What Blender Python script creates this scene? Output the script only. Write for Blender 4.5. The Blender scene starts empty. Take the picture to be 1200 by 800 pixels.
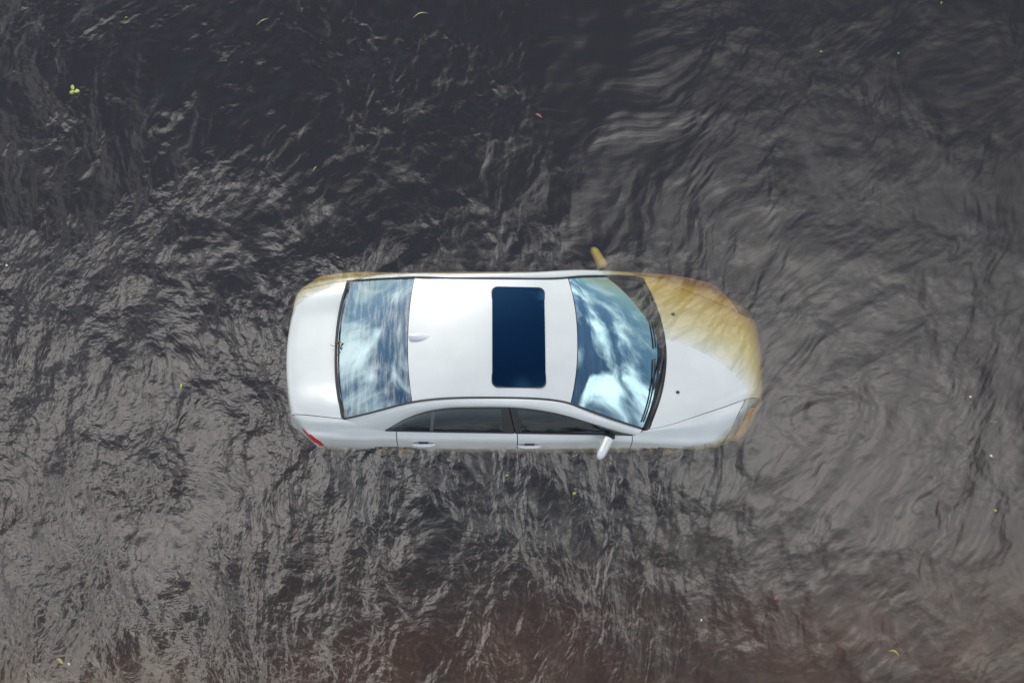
import bpy, bmesh, math, random
import numpy as np
from mathutils import Vector, Matrix, noise as mnoise

R = math.radians
sc = bpy.context.scene
col = sc.collection
random.seed(7)

# ------------------------------------------------------------------ camera
TILT = R(3.0)
DIST = 12.5
cam_d = bpy.data.cameras.new("camera")
cam_d.sensor_width = 36.0
cam_d.lens = 36.0 * 1462.0 / 1200.0
cam_d.clip_start = 0.1
cam_d.clip_end = 3000
cam = bpy.data.objects.new("camera", cam_d)
col.objects.link(cam)
cam.location = (0, -DIST * math.sin(TILT), DIST * math.cos(TILT))
cam.rotation_euler = (TILT, 0, 0)
sc.camera = cam

# ------------------------------------------------------------------ light
SUN = Vector((-0.20, 0.80, 0.56)).normalized()      # towards the sun
sun_el = math.asin(SUN.z)
sun_az = math.atan2(SUN.x, SUN.y)                   # from +Y clockwise
sun_d = bpy.data.lights.new("sun", 'SUN')
sun_d.energy = 1.8
sun_d.angle = R(8)
sun_d.color = (1.0, 0.95, 0.88)
sun = bpy.data.objects.new("sun", sun_d)
col.objects.link(sun)
sun.rotation_euler = SUN.to_track_quat('Z', 'Y').to_euler()
sun.location = SUN * 60

sc.view_settings.view_transform = 'Standard'
sc.view_settings.look = 'None'
sc.view_settings.gamma = 1.0
sc.view_settings.exposure = 0.05
sc.render.engine = 'CYCLES'
sc.cycles.use_denoising = True
sc.cycles.max_bounces = 12
sc.cycles.transparent_max_bounces = 24
sc.cycles.sample_clamp_indirect = 6
sc.cycles.sample_clamp_direct = 4


# ------------------------------------------------------------------ node helper
class NT:
    def __init__(self, tree):
        self.t = tree
        self.n = tree.nodes
        self.n.clear()

    def node(self, typ, **kw):
        nd = self.n.new(typ)
        for k, v in kw.items():
            setattr(nd, k, v)
        return nd

    def put(self, sock, v):
        if isinstance(v, bpy.types.NodeSocket):
            self.t.links.new(v, sock)
        elif v is not None:
            if isinstance(v, (tuple, list)) and sock.type == 'RGBA' and len(v) == 3:
                v = (*v, 1)
            sock.default_value = v

    def math(self, op, a, b=None, c=None, clamp=False):
        nd = self.node('ShaderNodeMath', operation=op, use_clamp=clamp)
        self.put(nd.inputs[0], a)
        if b is not None: self.put(nd.inputs[1], b)
        if c is not None: self.put(nd.inputs[2], c)
        return nd.outputs[0]

    def vmath(self, op, a, b=None, out=0):
        nd = self.node('ShaderNodeVectorMath', operation=op)
        self.put(nd.inputs[0], a)
        if b is not None: self.put(nd.inputs[1], b)
        return nd.outputs[out]

    def sep(self, v):
        nd = self.node('ShaderNodeSeparateXYZ')
        self.put(nd.inputs[0], v)
        return nd.outputs

    def comb(self, x, y, z=0.0):
        nd = self.node('ShaderNodeCombineXYZ')
        for i, v in enumerate((x, y, z)):
            self.put(nd.inputs[i], v)
        return nd.outputs[0]

    def noise(self, vec, scale, detail=2.0, rough=0.5, dist=0.0, color=False):
        nd = self.node('ShaderNodeTexNoise')
        self.put(nd.inputs['Vector'], vec)
        nd.inputs['Scale'].default_value = scale
        nd.inputs['Detail'].default_value = detail
        nd.inputs['Roughness'].default_value = rough
        nd.inputs['Distortion'].default_value = dist
        return nd.outputs['Color' if color else 'Fac']

    def step(self, v, a, b, ta=0.0, tb=1.0, smooth=True):
        nd = self.node('ShaderNodeMapRange')
        nd.interpolation_type = 'SMOOTHSTEP' if smooth else 'LINEAR'
        self.put(nd.inputs['Value'], v)
        for k, x in (('From Min', a), ('From Max', b), ('To Min', ta), ('To Max', tb)):
            self.put(nd.inputs[k], x)
        return nd.outputs['Result']

    def mixc(self, f, a, b):
        nd = self.node('ShaderNodeMix', data_type='RGBA')
        self.put(nd.inputs[0], f)
        self.put(nd.inputs[6], a)
        self.put(nd.inputs[7], b)
        return nd.outputs[2]

    def schlick(self, f0, normal=None):
        """reflectance that is the same from both sides of a thin sheet"""
        ge = self.node('ShaderNodeNewGeometry')
        c = self.vmath('DOT_PRODUCT', ge.outputs['Incoming'], normal if normal is not None else ge.outputs['Normal'], out=1)
        c = self.math('SUBTRACT', 1.0, self.math('ABSOLUTE', c), clamp=True)
        return self.math('MULTIPLY_ADD', self.math('POWER', c, 5.0), 1.0 - f0, f0, clamp=True)

    def gauss(self, x, y, cx, cy, sx, sy, amp):
        dx = self.math('DIVIDE', self.math('SUBTRACT', x, cx), sx)
        dy = self.math('DIVIDE', self.math('SUBTRACT', y, cy), sy)
        r2 = self.math('ADD', self.math('MULTIPLY', dx, dx), self.math('MULTIPLY', dy, dy))
        return self.math('MULTIPLY', self.math('EXPONENT', self.math('MULTIPLY', r2, -1.0)), amp)


# ------------------------------------------------------------------ sky with broken cloud
world = bpy.data.worlds.new("World")
sc.world = world
world.use_nodes = True
n = NT(world.node_tree)
sky = n.node('ShaderNodeTexSky', sky_type='NISHITA', sun_disc=False)
sky.sun_elevation = sun_el
sky.sun_rotation = sun_az
sky.altitude = 0
sky.air_density = 1.0
sky.dust_density = 0.6
sky.ozone_density = 2.0
SKY_STRENGTH = 0.09
tc = n.node('ShaderNodeTexCoord')
d = n.vmath('NORMALIZE', tc.outputs['Generated'])
dx, dy, dz = n.sep(d)
zz = n.math('MULTIPLY', n.math('ADD', n.math('MAXIMUM', dz, 0.0), 0.3), 0.77)
qx = n.math('DIVIDE', dx, zz)                      # where the view ray meets the cloud deck
qy = n.math('DIVIDE', dy, zz)
qv = n.comb(qx, qy, 0.37)
warp = n.noise(qv, 2.2, 2, 0.5, color=True)
qw = n.vmath('ADD', qv, n.vmath('MULTIPLY', n.vmath('SUBTRACT', warp, (0.5, 0.5, 0.5)), (0.25, 0.25, 0.25)))
soft = n.noise(qw, 1.9, 1, 0.5)                     # hazy soft cloud overhead, crisper towards the sides
crisp = n.noise(qw, 1.9, 4, 0.52)
low = n.step(dz, 0.9, 0.7)
nz = n.math('ADD', soft, n.math('MULTIPLY', n.math('SUBTRACT', crisp, soft), low))
cov = n.math('MULTIPLY', n.math('SUBTRACT', nz, 0.5), n.step(low, 0.0, 1.0, 3.4, 4.6))
bias = n.math('ADD', 0.0, n.gauss(qx, qy, 0.05, 0.76, 0.60, 0.32, -1.2))        # blue gap north of the zenith
bias = n.math('ADD', bias, n.gauss(qx, qy, 0.00, 0.30, 0.26, 0.22, -0.48))
bias = n.math('ADD', bias, n.gauss(qx, qy, -0.46, 0.14, 0.22, 0.40, 0.46))
bias = n.math('ADD', bias, n.gauss(qx, qy, -0.35, -0.28, 0.45, 0.30, 0.14))
bias = n.math('ADD', bias, n.gauss(qx, qy, 0.16, -0.24, 0.26, 0.14, -0.25))
bias = n.math('ADD', bias, n.gauss(qx, qy, 0.34, 0.34, 0.22, 0.20, -0.42))
bias = n.math('ADD', bias, n.gauss(qx, qy, 0.44, -0.30, 0.22, 0.14, -0.60))
bias = n.math('ADD', bias, n.gauss(qx, qy, 1.05, 0.50, 0.22, 0.22, -0.5))        # blue patch in the east
bias = n.math('ADD', bias, n.gauss(qx, qy, 1.30, 0.85, 0.35, 0.25, 0.7))
bias = n.math('ADD', bias, n.gauss(qx, qy, -1.2, 1.15, 0.35, 0.2, -0.6))
cov = n.math('ADD', cov, bias)
mask = n.step(cov, -0.34, 0.86, 0.0, 1.15)
veil = n.gauss(qx, qy, 0.34, -0.02, 0.20, 0.22, 0.24)                            # thin veil of high cloud
mask = n.math('MAXIMUM', mask, veil)
shade = n.noise(qw, 4.0, 3, 0.55)
cl = n.mixc(n.step(n.math('ADD', 0.58, n.math('MULTIPLY', n.math('SUBTRACT', shade, 0.55), low)), 0.35, 0.68), (0.62, 0.64, 0.68), (0.97, 0.98, 1.0))
CLOUD = 2.0
bg_sky = n.node('ShaderNodeBackground')
n.put(bg_sky.inputs['Color'], sky.outputs['Color'])
bg_sky.inputs['Strength'].default_value = SKY_STRENGTH
bg_cl = n.node('ShaderNodeBackground')
n.put(bg_cl.inputs['Color'], cl)
n.put(bg_cl.inputs['Strength'], n.math('MULTIPLY', n.math('ADD', n.step(dz, 0.0, 0.5, 0.38, 1.0), n.step(dz, 0.86, 0.95, 0.0, 0.80)), CLOUD))   # greyer towards the horizon
mx = n.node('ShaderNodeMixShader')
n.put(mx.inputs[0], n.math('MULTIPLY', mask, n.step(dz, 0.0, 0.10)))
n.put(mx.inputs[1], bg_sky.outputs[0])
n.put(mx.inputs[2], bg_cl.outputs[0])
out = n.node('ShaderNodeOutputWorld')
n.put(out.inputs['Surface'], mx.outputs[0])


# ------------------------------------------------------------------ materials
def new_mat(name):
    m = bpy.data.materials.new(name)
    m.use_nodes = True
    return m, NT(m.node_tree)


def principled(name, base, rough=0.5, metal=0.0, coat=0.0, coat_rough=0.05, spec=0.5, vary=0.0, vscale=6.0, bump=0.0, bscale=60):
    m, n = new_mat(name)
    b = n.node('ShaderNodeBsdfPrincipled')
    c = base
    tcn = n.node('ShaderNodeTexCoord')
    if vary:
        f = n.noise(tcn.outputs['Object'], vscale, 4, 0.6)
        lo = tuple(x * (1 - vary) for x in base)
        hi = tuple(min(1, x * (1 + vary)) for x in base)
        c = n.mixc(n.step(f, 0.3, 0.7), lo, hi)
    n.put(b.inputs['Base Color'], c)
    b.inputs['Roughness'].default_value = rough
    b.inputs['Metallic'].default_value = metal
    b.inputs['Coat Weight'].default_value = coat
    b.inputs['Coat Roughness'].default_value = coat_rough
    b.inputs['Specular IOR Level'].default_value = spec
    if bump:
        bn = n.node('ShaderNodeBump')
        bn.inputs['Distance'].default_value = bump
        n.put(bn.inputs['Height'], n.noise(tcn.outputs['Object'], bscale, 3))
        n.put(b.inputs['Normal'], bn.outputs[0])
    o = n.node('ShaderNodeOutputMaterial')
    n.put(o.inputs['Surface'], b.outputs[0])
    return m


def glass(name, tint, refl, refl_smear=0.0, rough=0.015, coat=(0.93, 0.98, 0.98)):
    m, n = new_mat(name)
    tr = n.node('ShaderNodeBsdfTransparent')
    n.put(tr.inputs['Color'], tint)
    gl = n.node('ShaderNodeBsdfGlossy')
    gl.inputs['Roughness'].default_value = rough
    n.put(gl.inputs['Color'], coat)
    fac = n.schlick(refl + 0.04)
    mx = n.node('ShaderNodeMixShader')
    n.put(mx.inputs[0], fac)
    n.put(mx.inputs[1], tr.outputs[0])
    n.put(mx.inputs[2], gl.outputs[0])
    res = mx.outputs[0]
    if refl_smear:  # thin dusty film, its pale streaks painted in for smeared sky reflection
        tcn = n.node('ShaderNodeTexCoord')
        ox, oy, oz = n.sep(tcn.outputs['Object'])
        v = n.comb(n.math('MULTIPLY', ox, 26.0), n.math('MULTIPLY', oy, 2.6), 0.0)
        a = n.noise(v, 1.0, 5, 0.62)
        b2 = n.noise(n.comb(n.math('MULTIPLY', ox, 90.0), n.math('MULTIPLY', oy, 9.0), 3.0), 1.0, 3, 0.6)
        f = n.math('MULTIPLY', n.step(n.math('ADD', n.math('MULTIPLY', a, 0.7), n.math('MULTIPLY', b2, 0.3)), 0.42, 0.68), refl_smear)
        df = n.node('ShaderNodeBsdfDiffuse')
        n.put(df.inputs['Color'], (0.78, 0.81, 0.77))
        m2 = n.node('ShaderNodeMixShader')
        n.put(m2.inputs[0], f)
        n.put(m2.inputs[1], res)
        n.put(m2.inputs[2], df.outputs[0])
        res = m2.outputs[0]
    o = n.node('ShaderNodeOutputMaterial')
    n.put(o.inputs['Surface'], res)
    return m


def car_paint(name):
    """silver white pearl with faint dirt specks and a few dried drip marks"""
    m, n = new_mat(name)
    b = n.node('ShaderNodeBsdfPrincipled')
    tcn = n.node('ShaderNodeTexCoord')
    big = n.noise(tcn.outputs['Object'], 1.7, 4, 0.6)
    c = n.mixc(n.step(big, 0.35, 0.7), (0.68, 0.715, 0.69), (0.745, 0.775, 0.75))
    sp = n.noise(tcn.outputs['Object'], 42.0, 4, 0.65)
    c = n.mixc(n.math('MULTIPLY', n.step(sp, 0.62, 0.74), 0.22), c, (0.45, 0.42, 0.35))
    n.put(b.inputs['Base Color'], c)
    b.inputs['Metallic'].default_value = 0.15
    b.inputs['Roughness'].default_value = 0.42
    b.inputs['Coat Weight'].default_value = 0.8
    b.inputs['Coat Roughness'].default_value = 0.06
    o = n.node('ShaderNodeOutputMaterial')
    n.put(o.inputs['Surface'], b.outputs[0])
    return m


M = {
    'paint': car_paint('silver_white_paint'),
    'shell': principled('dark_underbody', (0.015, 0.016, 0.018), 0.8),
    'trim': principled('black_window_trim', (0.028, 0.029, 0.032), 0.35, coat=0.3),
    'rubber': principled('grey_rubber_moulding', (0.035, 0.037, 0.042), 0.5),
    'plastic': principled('cowl_plastic', (0.022, 0.023, 0.026), 0.42, vary=0.3, vscale=30),
    'chrome': principled('bright_metal', (0.82, 0.83, 0.84), 0.18, metal=0.9),
    'bar': principled('satin_divider', (0.16, 0.17, 0.19), 0.35, metal=0.5),
    'handle': principled('white_handle', (0.82, 0.83, 0.84), 0.25, coat=0.8),
    'taillight': principled('red_lens', (0.80, 0.010, 0.014), 0.12, coat=1.0),
    'amber': principled('amber_lens', (0.95, 0.50, 0.07), 0.15, coat=1.0),
    'headlight': principled('grey_lens', (0.42, 0.45, 0.47), 0.1, coat=1.0, metal=0.3),
    'seat': principled('grey_seat_cloth', (0.17, 0.155, 0.17), 0.85, vary=0.2, vscale=14),
    'dash': principled('dashboard_plastic', (0.035, 0.038, 0.042), 0.6),
    'carpet': principled('cabin_carpet', (0.03, 0.03, 0.033), 0.95),
    'tyre': principled('tyre_rubber', (0.02, 0.02, 0.02), 0.8),
    'rim': principled('alloy_rim', (0.5, 0.51, 0.52), 0.3, metal=0.9),
    'band': principled('ceramic_glass_band', (0.012, 0.022, 0.05), 0.12, coat=0.6),
    'windscreen': glass('windscreen_glass', (0.42, 0.60, 0.62), 0.58, refl_smear=0.05, coat=(0.64, 0.94, 1.0)),
    'rearglass': glass('rear_window_glass', (0.36, 0.52, 0.54), 0.48, refl_smear=0.46, coat=(0.74, 0.97, 1.0)),
    'sideglass': glass('side_window_glass', (0.05, 0.065, 0.07), 0.16, coat=(0.72, 0.88, 1.0)),
    'sunroof': glass('sunroof_glass', (0.02, 0.05, 0.10), 0.20, coat=(0.12, 0.36, 0.64)),
    'mirrorglass': principled('mirror_glass', (0.7, 0.72, 0.74), 0.03, metal=1.0),
    'line': principled('heater_line', (0.45, 0.50, 0.50), 0.5),
}


# ------------------------------------------------------------------ object helpers
def mesh_obj(name, verts, faces, mat, parent=None, smooth=True):
    me = bpy.data.meshes.new(name)
    me.from_pydata([tuple(map(float, v)) for v in verts], [], [tuple(f) for f in faces])
    me.update()
    if mat: me.materials.append(mat)
    if smooth:
        me.polygons.foreach_set('use_smooth', [True] * len(me.polygons))
    o = bpy.data.objects.new(name, me)
    col.objects.link(o)
    if parent: o.parent = parent
    return o


class Geo:
    """collects vertices and faces of one part"""
    def __init__(self):
        self.v = []
        self.f = []

    def add(self, verts, faces):
        b = len(self.v)
        self.v += [tuple(map(float, p)) for p in verts]
        self.f += [tuple(i + b for i in f) for f in faces]

    def grid(self, P, flip=False, skip=None):
        nu, nv = P.shape[:2]
        fs = []
        for i in range(nu - 1):
            for j in range(nv - 1):
                q = (i * nv + j, (i + 1) * nv + j, (i + 1) * nv + j + 1, i * nv + j + 1)
                if skip is not None and skip(P[i, j]): continue
                fs.append(q[::-1] if flip else q)
        self.add(P.reshape(-1, 3), fs)

    def panel(self, P, depth=0.02, flip=False, skip=None):
        """a grid with its border folded inwards, like a pressed panel"""
        self.grid(P, flip, skip)
        N = normals(P)
        if flip: N = -N
        nu, nv = P.shape[:2]
        loop = [(i, 0) for i in range(nu)] + [(nu - 1, j) for j in range(1, nv)] + \
               [(i, nv - 1) for i in range(nu - 2, -1, -1)] + [(0, j) for j in range(nv - 2, 0, -1)]
        a = [P[i, j] for i, j in loop]
        b = [P[i, j] - N[i, j] * depth for i, j in loop]
        k = len(loop)
        self.add(a + b, [(i, (i + 1) % k, k + (i + 1) % k, k + i) if flip else (i, k + i, k + (i + 1) % k, (i + 1) % k) for i in range(k)])

    def tube(self, pts, r, seg=8, squash=1.0, up=(0, 0, 1), cap=True):
        pts = [Vector(p) for p in pts]
        rs = r if hasattr(r, '__len__') else [r] * len(pts)
        rings = []
        for i, p in enumerate(pts):
            t = (pts[min(i + 1, len(pts) - 1)] - pts[max(i - 1, 0)]).normalized()
            u = Vector(up)
            s = t.cross(u)
            if s.length < 1e-4: s = t.cross(Vector((1, 0, 0)))
            s.normalize()
            w = s.cross(t).normalized()
            rings.append([p + s * math.cos(a) * rs[i] + w * math.sin(a) * rs[i] * squash
                          for a in [2 * math.pi * k / seg for k in range(seg)]])
        fs = []
        for i in range(len(rings) - 1):
            for k in range(seg):
                fs.append((i * seg + k, i * seg + (k + 1) % seg, (i + 1) * seg + (k + 1) % seg, (i + 1) * seg + k))
        if cap:
            fs.append(tuple(range(seg))[::-1])
            fs.append(tuple((len(rings) - 1) * seg + k for k in range(seg)))
        self.add([v for r_ in rings for v in r_], fs)

    def rbox(self, c, size, r=0.03, rot=None, seg=3):
        bm = bmesh.new()
        bmesh.ops.create_cube(bm, size=1.0)
        for v in bm.verts:
            v.co = Vector((v.co.x * size[0], v.co.y * size[1], v.co.z * size[2]))
        bmesh.ops.bevel(bm, geom=bm.edges[:], offset=min(r, min(size) * 0.49), segments=seg, profile=0.5, affect='EDGES')
        if rot is not None: bmesh.ops.rotate(bm, verts=bm.verts, cent=(0, 0, 0), matrix=rot)
        bmesh.ops.translate(bm, verts=bm.verts, vec=c)
        bm.verts.index_update()
        self.add([v.co[:] for v in bm.verts], [[v.index for v in f.verts] for f in bm.faces])
        bm.free()

    def build(self, name, mat, parent=None, smooth=True):
        return mesh_obj(name, self.v, self.f, mat, parent, smooth)


def normals(P):
    du = np.gradient(P, axis=0)
    dv = np.gradient(P, axis=1)
    N = np.cross(du, dv)
    L = np.linalg.norm(N, axis=2, keepdims=True)
    return N / np.maximum(L, 1e-9)


def spline_fit(t, y):
    """second derivatives of the natural cubic spline through (t, y); y may have several columns"""
    t = np.asarray(t, float)
    y = np.asarray(y, float)
    k = len(t)
    A = np.zeros((k, k))
    B = np.zeros((k,) + y.shape[1:])
    A[0, 0] = A[-1, -1] = 1
    for i in range(1, k - 1):
        h0, h1 = t[i] - t[i - 1], t[i + 1] - t[i]
        A[i, i - 1], A[i, i], A[i, i + 1] = h0, 2 * (h0 + h1), h1
        B[i] = 6 * ((y[i + 1] - y[i]) / h1 - (y[i] - y[i - 1]) / h0)
    return np.linalg.solve(A, B.reshape(k, -1)).reshape(B.shape)


def spline(t, y, q):
    t = np.asarray(t, float)
    y = np.asarray(y, float)
    q = np.atleast_1d(np.asarray(q, float))
    m = spline_fit(t, y)
    i = np.clip(np.searchsorted(t, q, side='right') - 1, 0, len(t) - 2)
    h = t[i + 1] - t[i]
    sh = (-1,) + (1,) * (y.ndim - 1)
    a = ((t[i + 1] - q) / h).reshape(sh)
    b = ((q - t[i]) / h).reshape(sh)
    h = h.reshape(sh)
    return a * y[i] + b * y[i + 1] + ((a ** 3 - a) * m[i] + (b ** 3 - b) * m[i + 1]) * h * h / 6


def curve(pts, num):
    """resample a smooth 3-D curve through the points, evenly by length"""
    pts = np.asarray(pts, float)
    t = np.concatenate([[0], np.cumsum(np.linalg.norm(np.diff(pts, axis=0), axis=1))])
    return spline(t, pts, np.linspace(0, t[-1], num))


def tag(o, label=None, cat=None, group=None, kind=None):
    for k, v in (('label', label), ('category', cat), ('group', group), ('kind', kind)):
        if v: o[k] = v
    return o


# ------------------------------------------------------------------ flooded ground
PHI, PIT = R(16), R(1.3)
CAR_T = Vector((0.13, -0.37, -0.89))


def ground_z(x, y):
    s = math.tan(PHI)
    z = -0.93 - s * (y + 0.37)
    if y > 1.3:
        z = -0.93 - s * 1.67 - 0.35 * (1 - math.exp(-(y - 1.3) * s / 0.35))
    if y < -1.6:
        z0 = -0.93 - s * (-1.6 + 0.37)
        z = z0 + 0.25 * (1 - math.exp((y + 1.6) * s / 0.25))
    if -8 < x < 8 and -7 < y < 7:
        z += 0.05 * mnoise.fractal(Vector((x * 0.9, y * 0.9, 3.1)), 1.0, 2.0, 4) * (1.0 if y < -1.5 else 0.4)
        w = math.exp(-((x - 5.2) / 0.7) ** 2 - ((y + 3.1) / 0.9) ** 2) + 0.9 * math.exp(-((x + 3.6) / 0.9) ** 2 - ((y + 3.5) / 0.4) ** 2)
        z += 0.13 * w
    return z


def axis(lo, hi, step, far):
    a = list(np.arange(lo, hi + 1e-6, step))
    g = step
    p = hi
    up = []
    while p < far:
        g *= 1.5
        p = min(p + g, far)
        up.append(p)
    return [-(q - hi) + lo for q in reversed(up)] + a + up


gx = axis(-7, 7, 0.12, 580)
gy = axis(-6, 6, 0.12, 580)
P = np.array([[(x, y, ground_z(x, y)) for y in gy] for x in gx])
g = Geo()
g.grid(P)
mg, n = new_mat('silty_road_verge')
geo = n.node('ShaderNodeNewGeometry')
f1 = n.noise(geo.outputs['Position'], 1.6, 6, 0.62)
f2 = n.noise(geo.outputs['Position'], 19.0, 4, 0.6)
c = n.mixc(n.step(f1, 0.35, 0.68), (0.050, 0.033, 0.027), (0.115, 0.070, 0.054))
gp = n.sep(geo.outputs['Position'])
verge = n.step(n.math('ADD', n.math('ADD', gp[1], n.math('ADD', n.step(gp[0], -3.6, 0.5, 0.5, 0.0), n.step(gp[0], 1.5, 5.0, 0.0, -0.35))), n.math('MULTIPLY', n.math('SUBTRACT', f1, 0.5), 1.6)), -2.1, -3.1)
c = n.mixc(verge, (0.020, 0.020, 0.022), c)           # asphalt lane, then the brown verge
c = n.mixc(n.math('MULTIPLY', n.step(f2, 0.5, 0.72), 0.5), c, (0.16, 0.115, 0.08))
b = n.node('ShaderNodeBsdfPrincipled')
n.put(b.inputs['Base Color'], c)
b.inputs['Roughness'].default_value = 0.95
o = n.node('ShaderNodeOutputMaterial')
n.put(o.inputs['Surface'], b.outputs[0])
ground = g.build('ground', mg)
tag(ground, kind='structure')

# ------------------------------------------------------------------ flood water: a closed body of tea-coloured water
WATER_REFL = 0.15
mw, n = new_mat('brown_flood_water')
geo = n.node('ShaderNodeNewGeometry')
px, py, pz = n.sep(geo.outputs['Position'])
# low frequency wander of the wave trains
wn = n.sep(n.noise(geo.outputs['Position'], 0.55, 2, 0.5, color=True))
wa = n.math('MULTIPLY', n.math('SUBTRACT', wn[0], 0.5), 0.9)
wb = n.math('MULTIPLY', n.math('SUBTRACT', wn[1], 0.5), 0.9)
X = n.math('ADD', px, wa)
Y = n.math('ADD', py, wb)
# behind the boot the waves bend round the car; ahead of it they lean over
lx = n.math('MINIMUM', n.math('ADD', X, 0.4), -0.05)
arc = n.math('MULTIPLY', n.math('SQRT', n.math('ADD', n.math('MULTIPLY', lx, lx), n.math('MULTIPLY', n.math('MULTIPLY', Y, Y), 0.36))), -1.0)
straight = n.math('SUBTRACT', n.math('MULTIPLY', X, 0.95), n.math('MULTIPLY', Y, n.step(px, 0.0, 2.0, 0.06, 0.42)))
blend = n.step(X, -3.4, -1.3)
A = n.math('ADD', n.math('MULTIPLY', arc, n.math('SUBTRACT', 1.0, blend)), n.math('MULTIPLY', straight, blend))
w2 = n.sep(n.noise(geo.outputs['Position'], 2.4, 1, 0.5, color=True))
A = n.math('ADD', A, n.math('MULTIPLY', n.math('SUBTRACT', w2[0], 0.5), 0.11))
Y = n.math('ADD', Y, n.math('MULTIPLY', n.math('SUBTRACT', w2[1], 0.5), 0.11))
v1 = n.comb(n.math('MULTIPLY', A, 3.6), n.math('MULTIPLY', Y, 1.9), 0.0)
v2 = n.comb(n.math('MULTIPLY', A, 7.6), n.math('MULTIPLY', Y, 4.6), 5.0)
v3 = n.comb(n.math('MULTIPLY', A, 19.0), n.math('MULTIPLY', Y, 16.0), 9.0)
h1 = n.noise(v1, 1.0, 0, 0.5)
h2 = n.noise(v2, 1.0, 1, 0.5)
h3 = n.noise(v3, 1.0, 2, 0.5)
calm = n.noise(geo.outputs['Position'], 0.9, 3, 0.5)
amp = n.math('MULTIPLY', n.step(px, -1.0, 3.0, 1.0, 0.58), n.step(calm, 0.3, 0.7, 0.65, 1.25))
h = n.math('ADD', n.math('MULTIPLY', h1, 0.027), n.math('ADD', n.math('MULTIPLY', h2, 0.0145), n.math('MULTIPLY', h3, n.step(n.math('ADD', px, n.math('MULTIPLY', py, 1.2)), 1.5, -5.0, 0.0030, 0.0054))))
h = n.math('MULTIPLY', h, amp)
bn = n.node('ShaderNodeBump')
bn.inputs['Strength'].default_value = 1.0
bn.inputs['Distance'].default_value = 1.0
n.put(bn.inputs['Height'], h)
gl = n.node('ShaderNodeBsdfGlossy')
gl.inputs['Roughness'].default_value = 0.16
n.put(gl.inputs['Color'], (1.0, 0.96, 0.89))
n.put(gl.inputs['Normal'], bn.outputs[0])
tr = n.node('ShaderNodeBsdfTransparent')
fac = n.schlick(WATER_REFL, bn.outputs[0])
mx = n.node('ShaderNodeMixShader')
n.put(mx.inputs[0], fac)
n.put(mx.inputs[1], tr.outputs[0])
n.put(mx.inputs[2], gl.outputs[0])
va = n.node('ShaderNodeVolumeAbsorption')
va.inputs['Color'].default_value = (0.862, 0.712, 0.04, 1)
va.inputs['Density'].default_value = 5.0
o = n.node('ShaderNodeOutputMaterial')
n.put(o.inputs['Surface'], mx.outputs[0])
vs = n.node('ShaderNodeVolumeScatter')             # a little suspended silt
vs.inputs['Color'].default_value = (0.72, 0.88, 1.0, 1)
vs.inputs['Density'].default_value = 0.12
ad = n.node('ShaderNodeAddShader')
n.put(ad.inputs[0], va.outputs[0])
n.put(ad.inputs[1], vs.outputs[0])
n.put(o.inputs['Volume'], ad.outputs[0])
W = 600.0
g = Geo()
g.add([(-W, -W, -4), (W, -W, -4), (W, W, -4), (-W, W, -4), (-W, -W, 0), (W, -W, 0), (W, W, 0), (-W, W, 0)],
      [(3, 2, 1, 0), (4, 5, 6, 7), (0, 1, 5, 4), (1, 2, 6, 5), (2, 3, 7, 6), (3, 0, 4, 7)])
water = g.build('water', mw, smooth=False)
tag(water, kind='structure')

# ------------------------------------------------------------------ the car: lower body surface
# stations: (xc, zc) centre | (x1, y1, z1) panel edge | (x2, y2, z2) shoulder | (x3, y3, z3) widest line
ST = [
    ((-2.33, .30), (-2.26, .66, .30), (-2.08, .82, .30), (-1.98, .87, .30)),
    ((-2.43, .58), (-2.35, .66, .58), (-2.15, .83, .58), (-2.06, .875, .56)),
    ((-2.405, .86), (-2.325, .655, .86), (-2.19, .79, .84), (-2.08, .875, .75)),
    ((-2.350, .995), (-2.255, .655, .985), (-2.12, .795, .905), (-2.00, .88, .79)),
    ((-2.10, 1.045), (-2.02, .69, 1.04), (-1.90, .815, .938), (-1.85, .888, .82)),
    ((-1.87, 1.065), (-1.79, .72, 1.062), (-1.65, .82, .957), (-1.60, .90, .82)),
    ((-1.30, 1.07), (-1.30, .74, 1.045), (-1.30, .815, .965), (-1.30, .895, .81)),
    ((-.60, 1.06), (-.60, .75, 1.03), (-.60, .828, .963), (-.60, .907, .80)),
    ((.00, 1.05), (.00, .76, 1.02), (.00, .838, .957), (.00, .912, .79)),
    ((.70, 1.03), (.66, .785, .995), (.65, .848, .945), (.60, .912, .78)),
    ((1.39, .995), (1.185, .80, .965), (1.05, .852, .93), (1.05, .910, .78)),
    ((1.75, .966), (1.66, .66, .932), (1.50, .852, .835), (1.50, .918, .70)),
    ((2.05, .922), (1.97, .545, .886), (1.85, .82, .755), (1.80, .887, .64)),
    ((2.30, .848), (2.235, .44, .822), (2.06, .765, .68), (1.98, .848, .58)),
    ((2.405, .70), (2.365, .425, .70), (2.20, .71, .58), (2.09, .80, .50)),
    ((2.45, .50), (2.41, .42, .50), (2.26, .69, .46), (2.13, .79, .42)),
    ((2.40, .30), (2.36, .42, .30), (2.20, .69, .30), (2.09, .79, .30)),
]


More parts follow.
